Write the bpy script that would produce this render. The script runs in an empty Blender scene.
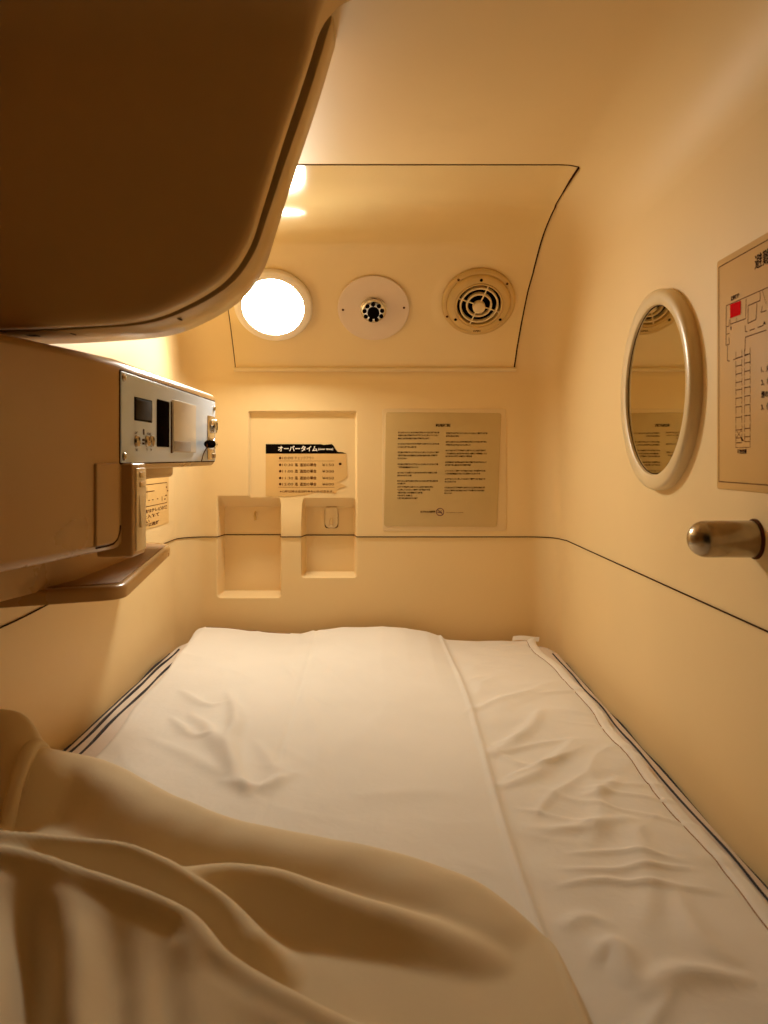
import bpy, bmesh, math, random
from mathutils import Vector, Matrix, noise
random.seed(7)
sc = bpy.context.scene
COL = sc.collection
PI = math.pi
F = 770.0; VX, VY = 382.0, 457.0          # focal length and horizon point of the photograph, in its pixels
BASE_Z = 0.65                              # camera height above the pod floor
XL, XR, YB, ZC, ZF = -0.56, 0.485, 2.14, 0.583, -0.65

# ------------------------------------------------------------------ materials
def lin(c):
    return tuple(((v/255)/12.92 if v/255 <= .04045 else ((v/255+.055)/1.055)**2.4) for v in c) + (1,)
def mat(name, rgb, rough=.5, metal=0., spec=.5, noise_amt=0., noise_scale=8., bump=0., bump_scale=60., coat=0., stain=0., sheen=0.):
    m = bpy.data.materials.new(name); m.use_nodes = True
    nt = m.node_tree; b = nt.nodes['Principled BSDF']
    c = lin(rgb)
    b.inputs['Base Color'].default_value = c
    b.inputs['Roughness'].default_value = rough
    b.inputs['Metallic'].default_value = metal
    b.inputs['Specular IOR Level'].default_value = spec
    b.inputs['Coat Weight'].default_value = coat
    b.inputs['Coat Roughness'].default_value = .08
    if sheen: b.inputs['Sheen Weight'].default_value = sheen
    tc = nt.nodes.new('ShaderNodeTexCoord')
    if noise_amt:
        n = nt.nodes.new('ShaderNodeTexNoise'); n.inputs['Scale'].default_value = noise_scale; n.inputs['Detail'].default_value = 5
        nt.links.new(tc.outputs['Object'], n.inputs['Vector'])
        r = nt.nodes.new('ShaderNodeValToRGB')
        r.color_ramp.elements[0].position = .3; r.color_ramp.elements[1].position = .7
        r.color_ramp.elements[0].color = tuple(v*(1-noise_amt) for v in c[:3])+(1,)
        r.color_ramp.elements[1].color = tuple(min(1, v*(1+noise_amt*.4)) for v in c[:3])+(1,)
        nt.links.new(n.outputs['Fac'], r.inputs['Fac'])
        nt.links.new(r.outputs['Color'], b.inputs['Base Color'])
        mr = nt.nodes.new('ShaderNodeMapRange'); mr.inputs['To Min'].default_value = rough*.85; mr.inputs['To Max'].default_value = min(1, rough*1.2)
        nt.links.new(n.outputs['Fac'], mr.inputs['Value']); nt.links.new(mr.outputs['Result'], b.inputs['Roughness'])
        if stain:
            n2 = nt.nodes.new('ShaderNodeTexNoise'); n2.inputs['Scale'].default_value = 3.3; n2.inputs['Detail'].default_value = 8
            n2.inputs['Roughness'].default_value = .65
            nt.links.new(tc.outputs['Object'], n2.inputs['Vector'])
            r2 = nt.nodes.new('ShaderNodeValToRGB'); r2.color_ramp.elements[0].position = .60; r2.color_ramp.elements[1].position = .72
            nt.links.new(n2.outputs['Fac'], r2.inputs['Fac'])
            mx = nt.nodes.new('ShaderNodeMix'); mx.data_type = 'RGBA'; mx.blend_type = 'MULTIPLY'
            mx.inputs['B'].default_value = (1-stain*.6, 1-stain*.8, 1-stain, 1)
            nt.links.new(r2.outputs['Color'], mx.inputs['Factor']); nt.links.new(r.outputs['Color'], mx.inputs['A'])
            nt.links.new(mx.outputs['Result'], b.inputs['Base Color'])
    if bump:
        n3 = nt.nodes.new('ShaderNodeTexNoise'); n3.inputs['Scale'].default_value = bump_scale; n3.inputs['Detail'].default_value = 4
        nt.links.new(tc.outputs['Object'], n3.inputs['Vector'])
        bp = nt.nodes.new('ShaderNodeBump'); bp.inputs['Strength'].default_value = bump; bp.inputs['Distance'].default_value = .002
        nt.links.new(n3.outputs['Fac'], bp.inputs['Height']); nt.links.new(bp.outputs['Normal'], b.inputs['Normal'])
    return m
def fabric(name, rgb, rough=.9, weave=900., strength=.12):
    m = mat(name, rgb, rough, spec=.15, noise_amt=.05, noise_scale=5., sheen=.15)
    nt = m.node_tree; b = nt.nodes['Principled BSDF']
    tc = nt.nodes['Texture Coordinate']
    n = nt.nodes.new('ShaderNodeTexNoise'); n.inputs['Scale'].default_value = 38; n.inputs['Detail'].default_value = 6; n.inputs['Distortion'].default_value = .6
    nt.links.new(tc.outputs['Object'], n.inputs['Vector'])
    bp = nt.nodes.new('ShaderNodeBump'); bp.inputs['Strength'].default_value = strength; bp.inputs['Distance'].default_value = .004
    nt.links.new(n.outputs['Fac'], bp.inputs['Height']); nt.links.new(bp.outputs['Normal'], b.inputs['Normal'])
    return m
M = {}
M['shell'] = mat('pod_shell_plastic', (229, 203, 152), .50, spec=.24, noise_amt=.04, noise_scale=2.2, stain=.05)
M['panel'] = mat('service_panel_plastic', (229, 204, 151), .13, spec=.5, noise_amt=.05, noise_scale=3.5, stain=.06)
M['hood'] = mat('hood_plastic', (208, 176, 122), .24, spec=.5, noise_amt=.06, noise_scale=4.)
M['console'] = mat('console_plastic', (174, 136, 83), .28, spec=.5, noise_amt=.06, noise_scale=6.)  # darker than the shell's cream: the console's shade is put into its colour
M['cream'] = mat('cream_trim_plastic', (224, 203, 160), .3, spec=.5, noise_amt=.04)
M['white'] = mat('white_trim', (236, 226, 210), .35, noise_amt=.03)
M['pinkwhite'] = mat('blank_plate', (222, 202, 182), .4, noise_amt=.03)
M['yellowed'] = mat('yellowed_plastic', (208, 176, 112), .38, noise_amt=.12, noise_scale=18.)
M['gap'] = mat('dark_gap', (58, 28, 10), .9, spec=.05)
M['black'] = mat('black_plastic', (16, 11, 8), .8, spec=0.)
M['darkhole'] = mat('dark_hole', (14, 8, 4), .9, spec=0.)
M['alu'] = mat('brushed_aluminium', (196, 210, 228), .36, metal=.1, noise_amt=.05, noise_scale=9.)
M['steel'] = mat('polished_steel', (210, 205, 196), .16, metal=1., noise_amt=.06, noise_scale=30.)
M['peg'] = mat('worn_nickel', (176, 162, 140), .24, metal=1., noise_amt=.28, noise_scale=32., bump=.12, bump_scale=90.)
M['mirror'] = mat('aged_mirror', (224, 218, 188), .03, metal=1.)
M['lcd'] = mat('display_glass', (58, 50, 38), .6, spec=.01)
M['card'] = mat('brushed_flap', (206, 200, 190), .35, metal=.2, noise_amt=.04)
M['grey'] = mat('grey_label', (150, 142, 136), .5)
M['paper'] = mat('notice_film', (196, 170, 116), .3, spec=.5, noise_amt=.06, noise_scale=10.)
M['film'] = mat('notice_backing', (222, 198, 152), .3, noise_amt=.04)
M['sticker'] = mat('price_sticker', (214, 176, 112), .5, noise_amt=.05, noise_scale=22.)
M['map'] = mat('map_paper', (204, 164, 100), .55, spec=.15, noise_amt=.04, noise_scale=9.)
M['ink'] = mat('dark_ink', (52, 26, 14), .8, spec=.05)
M['pen'] = mat('brown_ink', (88, 50, 22), .8, spec=.05)
M['purple'] = mat('purple_ink', (92, 52, 72), .8, spec=.05)
M['red'] = mat('red_ink', (206, 6, 10), .8, spec=.03)
M['printwhite'] = mat('white_print', (244, 236, 224), .5)
M['sheet'] = fabric('cotton_sheet', (226, 222, 214), strength=.18)
M['duvet'] = fabric('duvet_cotton', (214, 197, 163), strength=.12)
M['mattress'] = fabric('mattress_ticking', (214, 200, 186), strength=.2)
M['thread'] = mat('brown_thread', (150, 112, 74), .9, spec=.05)
M['navy'] = mat('navy_piping', (38, 30, 34), .8, bump=.4, bump_scale=300.)
M['mat'] = mat('tray_mat', (148, 110, 66), .55, bump=.2, bump_scale=200.)
M['floor'] = mat('pod_base', (150, 124, 88), .6, noise_amt=.1)
def emit(name, col, s):
    m = bpy.data.materials.new(name); m.use_nodes = True
    nt = m.node_tree; b = nt.nodes['Principled BSDF']
    b.inputs['Base Color'].default_value = (.9, .9, .9, 1)
    b.inputs['Emission Color'].default_value = col; b.inputs['Emission Strength'].default_value = s
    return m
M['lamp'] = emit('lamp_diffuser_glow', (1, .95, .80, 1), 128)

# ------------------------------------------------------------------ object helpers
def wloc(o):
    v = Vector((0, 0, 0))
    while o is not None:
        v += o.location; o = o.parent
    return v
def mk(name, verts, faces, m, parent=None, smooth=True, loc=None, mats=None, midx=None, angle=None):
    me = bpy.data.meshes.new(name)
    off = wloc(parent) if parent else Vector((0, 0, 0))
    o = bpy.data.objects.new(name, me)
    if loc is not None:
        o.location = Vector(loc) - off; off = Vector(loc)
    me.from_pydata([tuple(Vector(v) - off) for v in verts], [], faces)
    bm = bmesh.new(); bm.from_mesh(me)
    bmesh.ops.recalc_face_normals(bm, faces=bm.faces) if parent or loc is not None else None
    bm.to_mesh(me); bm.free()
    me.materials.append(m if isinstance(m, bpy.types.Material) else M[m])
    for p in me.polygons: p.use_smooth = smooth
    if smooth and angle: me.set_sharp_from_angle(angle=math.radians(angle))
    me.update(); COL.objects.link(o)
    if parent: o.parent = parent
    return o
def mkbm(name, bm, m, parent=None, smooth=True, loc=None, angle=35):
    bm.verts.ensure_lookup_table(); bm.verts.index_update()
    v = [x.co.copy() for x in bm.verts]; f = [[y.index for y in x.verts] for x in bm.faces]
    bm.free()
    return mk(name, v, f, m, parent, smooth, loc, angle=angle)
def thing(name, label, cat, loc, group=None):
    o = bpy.data.objects.new(name, None); COL.objects.link(o)
    o.empty_display_size = .05
    o.location = loc; o['label'] = label; o['category'] = cat
    if group: o['group'] = group
    return o
def tag(o, label, cat, group=None):
    o['label'] = label; o['category'] = cat
    if group: o['group'] = group
    return o
def struct(o):
    o['kind'] = 'structure'; return o

class Fr:
    """A plane in the pod: origin, right, up, normal."""
    def __init__(s, o, r, u, n):
        s.o, s.r, s.u, s.n = Vector(o), Vector(r).normalized(), Vector(u).normalized(), Vector(n).normalized()
    def P(s, a, b, c=0.):
        return s.o + s.r*a + s.u*b + s.n*c
class Soup:
    def __init__(s): s.v, s.f = [], []
    def add(s, v, f):
        n = len(s.v); s.v += [Vector(x) for x in v]; s.f += [[i+n for i in q] for q in f]
    def poly(s, fr, pts, c=0.): s.add([fr.P(a, b, c) for a, b in pts], [list(range(len(pts)))])
    def line(s, fr, p, q, w, c=0.):
        p, q = Vector(p), Vector(q); d = (q-p)
        if d.length < 1e-6: return
        d.normalize(); k = Vector((-d.y, d.x))*w/2
        s.poly(fr, [p-k, q-k, q+k, p+k], c)
    def slab(s, fr, pts, c0, c1):
        n = len(pts)
        s.add([fr.P(a, b, c0) for a, b in pts]+[fr.P(a, b, c1) for a, b in pts],
              [list(range(n))[::-1], list(range(n, 2*n))]+[[i, (i+1) % n, n+(i+1) % n, n+i] for i in range(n)])
    def rslab(s, fr, pts, c0, c1, r=.002, seg=4):
        """slab with rounded front edge: loops that inset towards the front"""
        loops = [(0, c0), (0, c1-r)]+[(r*(1-math.cos(t*PI/2/seg)), c1-r+r*math.sin(t*PI/2/seg)) for t in range(1, seg+1)]
        n = len(pts); vs = []; fs = []
        for ins, c in loops:
            for (a, b) in inset(pts, ins): vs.append(fr.P(a, b, c))
        for k in range(len(loops)-1):
            for i in range(n): fs.append([k*n+i, k*n+(i+1) % n, (k+1)*n+(i+1) % n, (k+1)*n+i])
        fs.append(list(range(n))[::-1]); L = len(loops)-1; fs.append([L*n+i for i in range(n)])
        s.add(vs, fs)
    def lathe(s, fr, prof, seg=48, caps=True):
        n = len(prof); vs = []; fs = []
        for r, c in prof:
            for k in range(seg):
                t = 2*PI*k/seg; vs.append(fr.P(r*math.cos(t), r*math.sin(t), c))
        for i in range(n-1):
            for k in range(seg):
                fs.append([i*seg+k, i*seg+(k+1) % seg, (i+1)*seg+(k+1) % seg, (i+1)*seg+k])
        if caps:
            fs.append(list(range(seg))[::-1]); fs.append([(n-1)*seg+k for k in range(seg)])
        s.add(vs, fs)
    def tube(s, pts, r, seg=10, rads=None):
        pts = [Vector(p) for p in pts]; n = len(pts); vs = []; fs = []
        up = Vector((0, 0, 1))
        for i, p in enumerate(pts):
            d = (pts[min(i+1, n-1)]-pts[max(i-1, 0)]).normalized()
            a = d.cross(up)
            if a.length < 1e-3: a = d.cross(Vector((1, 0, 0)))
            a.normalize(); b = a.cross(d); rr = rads[i] if rads else r
            for k in range(seg):
                t = 2*PI*k/seg; vs.append(p+a*rr*math.cos(t)+b*rr*math.sin(t))
        for i in range(n-1):
            for k in range(seg): fs.append([i*seg+k, i*seg+(k+1) % seg, (i+1)*seg+(k+1) % seg, (i+1)*seg+k])
        fs.append(list(range(seg))[::-1]); fs.append([(n-1)*seg+k for k in range(seg)])
        s.add(vs, fs)
    def grid(s, rows):
        n, m_ = len(rows), len(rows[0])
        s.add([p for r in rows for p in r], [[i*m_+j, i*m_+j+1, (i+1)*m_+j+1, (i+1)*m_+j] for i in range(n-1) for j in range(m_-1)])
    def make(s, name, m, parent=None, smooth=True, loc=None, angle=35):
        return mk(name, s.v, s.f, m, parent, smooth, loc, angle=angle)
def inset(pts, d):
    if d == 0: return [tuple(p) for p in pts]
    n = len(pts); out = []
    area = sum(pts[i][0]*pts[(i+1) % n][1]-pts[(i+1) % n][0]*pts[i][1] for i in range(n))
    sg = 1 if area > 0 else -1
    for i in range(n):
        p0, p1, p2 = Vector(pts[i-1]), Vector(pts[i]), Vector(pts[(i+1) % n])
        d1 = (p1-p0).normalized(); d2 = (p2-p1).normalized()
        n1 = Vector((-d1.y, d1.x))*sg; n2 = Vector((-d2.y, d2.x))*sg
        k = (n1+n2); L = k.length
        k = k/L if L > 1e-6 else n1
        c = max(.35, k.dot(n1)); q = p1+k*d/c
        out.append((q.x, q.y))
    return out
def rrect(x0, y0, x1, y1, r, seg=5):
    pts = []
    for cx, cy, a0 in ((x1-r, y1-r, 0), (x0+r, y1-r, PI/2), (x0+r, y0+r, PI), (x1-r, y0+r, 1.5*PI)):
        for k in range(seg+1):
            t = a0+PI/2*k/seg; pts.append((cx+r*math.cos(t), cy+r*math.sin(t)))
    return pts
def round_poly(pts, radii, seg=6):
    n = len(pts); out = []
    for i in range(n):
        p, a, b = Vector(pts[i]), Vector(pts[i-1]), Vector(pts[(i+1) % n]); r = radii[i]
        if r <= 0: out.append(tuple(p)); continue
        p0 = p+(a-p).normalized()*r; p1 = p+(b-p).normalized()*r
        for k in range(seg+1):
            t = k/seg; q = p0*(1-t)**2+p*2*t*(1-t)+p1*t*t; out.append((q.x, q.y))
    return out
def ellipse(cx, cy, rx, ry, n=40):
    return [(cx+rx*math.cos(2*PI*k/n), cy+ry*math.sin(2*PI*k/n)) for k in range(n)]
def sst(a, b, x):
    t = max(0., min(1., (x-a)/(b-a))); return t*t*(3-2*t)
def interp(x, pts):
    if x <= pts[0][0]: return pts[0][1]
    for (a, u), (b, v) in zip(pts, pts[1:]):
        if x <= b:
            t = (x-a)/(b-a); return u+(v-u)*t
    return pts[-1][1]
def catmull(pts, n):
    P = [Vector(p) for p in pts]; out = []
    L = [0.]
    for a, b in zip(P, P[1:]): L.append(L[-1]+(b-a).length)
    for k in range(n):
        s = L[-1]*k/(n-1); i = 0
        while i < len(P)-2 and L[i+1] < s: i += 1
        t = (s-L[i])/(L[i+1]-L[i]); t = max(0, min(1, t))
        p0 = P[max(i-1, 0)]; p1 = P[i]; p2 = P[i+1]; p3 = P[min(i+2, len(P)-1)]
        out.append(.5*((2*p1)+(p2-p0)*t+(2*p0-5*p1+4*p2-p3)*t*t+(3*p1-p0-3*p2+p3)*t**3))
    return out

_fc = {}
def text_mesh(body, size, bold=0., align='LEFT', sx=1.):
    key = (body, size, bold, align, sx)
    if key in _fc: return _fc[key]
    cu = bpy.data.curves.new('lettering_curve', 'FONT'); cu.body = body; cu.size = size; cu.offset = bold
    cu.align_x = align; cu.align_y = 'CENTER'; cu.fill_mode = 'FRONT'; cu.resolution_u = 3
    o = bpy.data.objects.new('lettering_curve', cu); COL.objects.link(o)
    dg = bpy.context.evaluated_depsgraph_get(); dg.update()
    me = bpy.data.meshes.new_from_object(o.evaluated_get(dg))
    v = [(p.co.x*sx, p.co.y) for p in me.vertices]; f = [list(p.vertices) for p in me.polygons]
    bpy.data.objects.remove(o); bpy.data.curves.remove(cu); bpy.data.meshes.remove(me)
    _fc[key] = (v, f); return v, f
def put_text(s, fr, body, a, b, size, c=.0006, bold=0., align='LEFT', width=None):
    v, f = text_mesh(body, size, bold, align)
    if not v: return
    k = 1.
    x0 = min(p[0] for p in v); x1 = max(p[0] for p in v)
    if width: k = width/(x1-x0)
    if align == 'LEFT': s.add([fr.P(a+(x-x0)*k, b+y, c) for x, y in v], f)
    else: s.add([fr.P(a+x*k, b+y, c) for x, y in v], f)

# ------------------------------------------------------------------ pod shell: end-wall profile (Y, z) swept across X, rounded into the side walls
Z1 = .205                                  # the flat end wall stops here and starts to lean in
RB, RS = .07, .13                          # corner radius at the end wall and along the ceiling
prof = []                                  # (Y, z, normalY, normalZ)
def add_arc(y, z, a0, a1, R, n):
    for k in range(1, n+1):
        a = a0+(a1-a0)*k/n
        prof.append((y-R*(math.cos(a0)-math.cos(a)), z+R*(math.sin(a)-math.sin(a0)), -math.cos(a), -math.sin(a)))
    return prof[-1][0], prof[-1][1]
AA, AB = math.radians(33), math.radians(43)
prof.append((YB, Z1, -1., 0.))
y, z = add_arc(YB, Z1, 0, AA, .12, 8)
y, z = add_arc(y, z, AA, AB, 1.50, 14)
y, z = add_arc(y, z, AB, PI/2, .315, 26)
ZTOP = z
for k in range(1, 33): prof.append((y+(-.12-y)*k/32, z, 0., -1.))
def prof_at(ratio):
    """profile point seen at z/Y = ratio, returned as fractional index"""
    for i in range(len(prof)-1):
        r0 = prof[i][1]/prof[i][0]; r1 = prof[i+1][1]/prof[i+1][0] if prof[i+1][0] > .05 else 9
        if r0 <= ratio <= r1: return i+(ratio-r0)/(r1-r0)
def prof_i(t):
    i = max(0, min(int(t), len(prof)-2)); k = t-i
    return tuple(prof[i][j]*(1-k)+prof[i+1][j]*k for j in range(4))
def xs_across(x0, x1, r, n):
    c = [x0+r*(1-math.cos(PI/2*k/12)) for k in range(12)]
    mid = [x0+r+(x1-x0-2*r)*k/n for k in range(n+1)]
    return c+mid+[x1-r*(1-math.cos(PI/2*k/12)) for k in range(11, -1, -1)]
def rad(p):                                # the corner radius grows from the end wall to the ceiling
    return RB+(RS-RB)*sst(Z1, ZTOP, p[1])
def push(x, r=RB):
    d = min(x-XL, XR-x)
    if d >= r: return 0.
    d = max(d, 0); return r-math.sqrt(max(0, r*r-(r-d)**2))
s = Soup(); XS = xs_across(XL, XR, RB, 40)
s.grid([[(x, p[0]+p[2]*push(x, rad(p)), p[1]+p[3]*push(x, rad(p))) for x in xs_across(XL, XR, rad(p), 40)] for p in prof])
struct(s.make('ceiling', 'shell', angle=None))

# end wall: a moulded relief, one shallow recess and two pockets
def sdf(x, z, x0, x1, z0, z1, r):
    cx, cz = (x0+x1)/2, (z0+z1)/2
    qx, qz = abs(x-cx)-(x1-x0)/2+r, abs(z-cz)-(z1-z0)/2+r
    return math.hypot(max(qx, 0), max(qz, 0))+min(max(qx, qz), 0)-r
REC = (-.3725, -.0690, -.135, .128); N1 = (-.4590, -.2800, -.392, -.112); N2 = (-.2255, -.0695, -.336, -.112)
def relief(x, z):
    d = 0.
    if -.40 < x < -.04 and z > -.21:
        d = .010*sst(0, .006, -sdf(x, z, *REC[:2], -.40, REC[3], .006))
        d *= sst(-.20, -.105, z)
    for (x0, x1, z0, z1), dep in ((N1, .062), (N2, .052)):
        if x0-.01 < x < x1+.01 and z0-.01 < z < z1+.01:
            q = -sdf(x, z, x0, x1, z0, z1+.02, .010)
            side = sst(0, .010, q)
            top = max(0, min(1, (z1-z+.004)/.034))
            d = max(d, dep*side*top)
    return d
def dense(lo, hi, step, marks, w=.016, fine=.0013):
    v = [lo+(hi-lo)*k/int((hi-lo)/step) for k in range(int((hi-lo)/step)+1)]
    v = [a for a in v if all(abs(a-m_) > w for m_ in marks)]
    for m_ in marks:
        k = -w
        while k <= w+1e-9: v.append(m_+k); k += fine
    v = sorted(a for a in v if lo <= a <= hi); out = [v[0]]
    for a in v[1:]:
        if a-out[-1] > fine*.6: out.append(a)
    return out
XW = [x for x in XS if x < XL+RB-1e-6]+dense(XL+RB, XR-RB, .012, [REC[0], REC[1], N1[0]+.005, N1[1]-.004, N2[0]+.004])+[x for x in XS if x > XR-RB+1e-6]
ZW = dense(ZF, Z1, .012, [REC[3], -.118, -.135, N1[2]+.008, N2[2]+.008])
s = Soup()
s.grid([[(x, YB-push(x)+relief(x, z), z) for x in XW] for z in ZW])
struct(s.make('wall_back', 'shell', angle=None))
for nm, X in (('wall_left', XL), ('wall_right', XR)):
    s = Soup()
    col = [(p[0]+p[2]*rad(p), p[1]+p[3]*rad(p)) for p in prof]
    s.grid([[(X, yy, ZF) for yy, zz in col], [(X, yy, zz) for yy, zz in col]])
    struct(s.make(nm, 'shell', smooth=False))
s = Soup(); s.slab(Fr((0, 0, ZF), (1, 0, 0), (0, 1, 0), (0, 0, 1)), [(XL-.02, -.12), (XR+.02, -.12), (XR+.02, YB+.1), (XL-.02, YB+.1)], -.03, 0)
struct(s.make('floor', 'floor', smooth=False))
# entrance rim around the open foot end (behind the camera)
s = Soup()
fr = Fr((0, -.12, 0), (1, 0, 0), (0, 0, 1), (0, -1, 0))
o_ = rrect(XL-.06, ZF-.05, XR+.06, ZTOP+.06, .12, 8); i_ = rrect(XL, ZF, XR, ZTOP, RS, 8); n = len(o_)
vs = [fr.P(a, b, 0) for a, b in o_]+[fr.P(a, b, 0) for a, b in i_]+[fr.P(a, b, .05) for a, b in o_]+[fr.P(a, b, .05) for a, b in i_]
fs = []
for k in range(n):
    j = (k+1) % n
    fs += [[k, j, n+j, n+k], [2*n+k, 2*n+j, 3*n+j, 3*n+k], [k, j, 2*n+j, 2*n+k], [n+k, n+j, 3*n+j, 3*n+k]]
s.add(vs, fs); struct(s.make('wall_entrance', 'shell', angle=40))

# horizontal joint between the upper and lower shells
def seam_z(Y, left=False):
    return -.222-(.028*sst(1.75, 1.15, Y) if left else 0) + (0.006 if left and Y > 1.9 else 0)*0
pts = []; E = .0015
for k in range(40): Y = .0+(YB-RB)*k/39; pts.append((XL+E, Y, seam_z(Y, True)))
for k in range(1, 13):
    a = PI/2*k/12; pts.append((XL+RB-(RB-E)*math.cos(a), YB-RB+(RB-E)*math.sin(a), -.222))
for x in [v for v in XW if XL+RB < v < XR-RB]: pts.append((x, YB+relief(x, -.222)-E, -.222))
for k in range(0, 13):
    a = PI/2*k/12; pts.append((XR-RB+(RB-E)*math.sin(a), YB-RB+(RB-E)*math.cos(a), -.222))
for k in range(1, 40): Y = (YB-RB)*(1-k/39); pts.append((XR-E, Y, -.219))
s = Soup(); s.tube(pts, .0012, 8); struct(s.make('trim_1', 'gap'))

# ------------------------------------------------------------------ service panel on the sloping head end
def spot(px, py):
    t = prof_at((VY-py)/F); p = prof_i(t); X = (px-VX)/F*p[0]
    L = math.hypot(p[2], p[3]); n_ = Vector((0, p[2]/L, p[3]/L)); u_ = Vector((0, n_.z, -n_.y))
    return X, t, Vector((X, p[0], p[1])), Fr((X, p[0], p[1]), (1, 0, 0), u_, n_)
H = .009
spots = {k: spot(*v) for k, v in dict(lamp=(274, 303), plate=(373.5, 306.5), vent=(478, 300)).items()}
PX0, PX1 = -.404, .366
T0 = prof_at((VY-367)/F); T1 = prof_at((VY-165)/F)
EDGE = []
for ex_, ey_ in ((513, 370), (516, 348), (520, 325), (527, 290), (532, 272), (536, 255), (543, 230), (548, 217), (554, 204), (562, 189), (570, 176), (578, 164)):
    tt = prof_at((VY-ey_)/F); EDGE.append((tt, (ex_-VX)/F*prof_i(tt)[0]))
def panel_edge(t): return interp(t, EDGE)
def panel_pt(x, t, ex=0.):
    p = prof_i(t); q = Vector((x, p[0], p[1])); n_ = Vector((0, p[2], p[3])); n_.normalize()
    k_ = (t-T0)/(T1-T0); h = .0008+.0042*sst(1., .93, k_)
    for key in ('lamp', 'vent', 'plate'):
        c = spots[key][2]; fr = spots[key][3]
        d = (q-c); u = d.dot(fr.u); r = math.hypot(x-c.x, u)
        rim = .126 if key != 'plate' else .10
        k = 1-sst(rim-.022, rim, r)
        if k > 0:
            h = max(h, 0)*(1-k)+k*(H-d.dot(fr.n)) if d.dot(fr.n) < H else h
    return q+n_*(h+ex+push(x, rad(p)))
pan = thing('service_panel', 'curved glossy cream panel on the sloping head end, holding the lamp and vent', 'panel', (0, prof_i(T0)[0], prof_i(T0)[1]))
s = Soup(); rows = []
NT, NX = 90, 110
for i in range(NT+1):
    t = T0+(T1-T0)*i/NT; e = panel_edge(t); row = []
    xs = [PX0+(e-PX0)*k/NX for k in range(NX+1)]
    for x in xs: row.append(panel_pt(x, t))
    nv = Vector((0, *prof_i(t)[2:])).normalized(); row = [row[0]-nv*.0045]+row+[row[-1]-nv*.0045]
    rows.append(row)
s.grid(rows)
s.make('panel_skin', 'panel', pan, angle=50)
# lip along the lower edge and dark gap round the sides and the top
s = Soup(); p = prof_i(T0)
b0 = Vector((0, p[0], p[1])); n_ = Vector((0, p[2], p[3])).normalized()
s.tube([(PX0-.004+(PX1-PX0+.008)*k/30, b0.y+n_.y*.006, b0.z+n_.z*.006-.005) for k in range(31)], .0062, 10)
s.make('lower_lip', 'cream', pan)
def gap_path(side, w, off=.0016):
    out = []
    for i in range(61):
        t = T0+(T1-T0)*i/60; e = (panel_edge(t)+w) if side > 0 else PX0-w
        p = prof_i(t); n_ = Vector((0, p[2], p[3])).normalized()
        out.append(Vector((e, p[0], p[1]))+n_*(off+push(e, rad(p))))
    return out
s = Soup()
s.tube(gap_path(1, .0024), .0022, 8); s.tube(gap_path(-1, .0016), .0014, 8)
t = T1; p = prof_i(t+.05); n_ = Vector((0, p[2], p[3])).normalized()
s.tube([Vector((xx, p[0], p[1]))+n_*(.0006+push(xx, rad(p))) for xx in [PX0+(panel_edge(T1)+.003-PX0)*k/40 for k in range(41)]], .0009, 6)
s.make('edge_gap', 'gap', pan)
def on(key, c=H): fr = spots[key][3]; return Fr(fr.P(0, 0, c+.0009), fr.r, fr.u, fr.n)

# lamp
fr = on('lamp')
lamp = thing('ceiling_lamp', 'lit round white lamp in a pale ring, left of the blank plate', 'lamp', fr.o)
s = Soup(); s.lathe(fr, [(.102, 0), (.102, .010), (.100, .0138), (.097, .0155), (.084, .0165), (.0812, .0162), (.0797, .0148), (.0795, .0)], 64); s.make('trim_ring', 'white', lamp)
s = Soup(); s.lathe(fr, [(.0792, .004)]+[(.0792*math.cos(a), .006+.0045*math.sin(a)) for a in [PI/2*k/8 for k in range(1, 8)]]+[(.002, .0105)], 64); s.make('diffuser', 'lamp', lamp)
# blank plate with nozzle
fr = on('plate')
pl = thing('nozzle_plate', 'round pinkish white plate with a black nozzle at its centre', 'fitting', fr.o)
s = Soup(); s.lathe(fr, [(.094, 0), (.094, .003), (.0925, .0045), (.001, .0048)], 64); s.make('plate', 'pinkwhite', pl)
s = Soup()
s.lathe(fr, [(.0350, .0048), (.0345, .009), (.031, .011), (.0305, .011)], 40); s.make('collar', 'steel', pl)
noz = Soup(); noz.lathe(fr, [(.033, .009), (.033, .016), (.0315, .019), (.027, .0215), (.015, .0232), (.001, .0234)], 40); nz = noz.make('nozzle', 'steel', pl)
for k in range(9):
    a = 2*PI*k/9+.2
    f2 = Fr(fr.P(.0232*math.cos(a), .0232*math.sin(a), .0210), fr.r, fr.u, fr.n); s = Soup()
    s.lathe(f2, [(.0056, 0), (.0056, .0026), (.0048, .0032), (.0003, .0032)], 14); s.make('air_hole', 'darkhole', nz)
s = Soup(); s.lathe(fr, [(.0155, .022), (.0155, .029), (.014, .032), (.009, .0345), (.0005, .0352)], 28); s.make('centre_cap', 'black', nz)
for sx in (-1, 1):
    f2 = Fr(fr.P(sx*.080, -.002 if sx < 0 else .004, .0046), fr.r, fr.u, fr.n); s = Soup()
    s.lathe(f2, [(.0032, 0), (.003, .0012), (.0003, .0016)], 12); s.make('screw', 'pen', pl)
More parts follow.
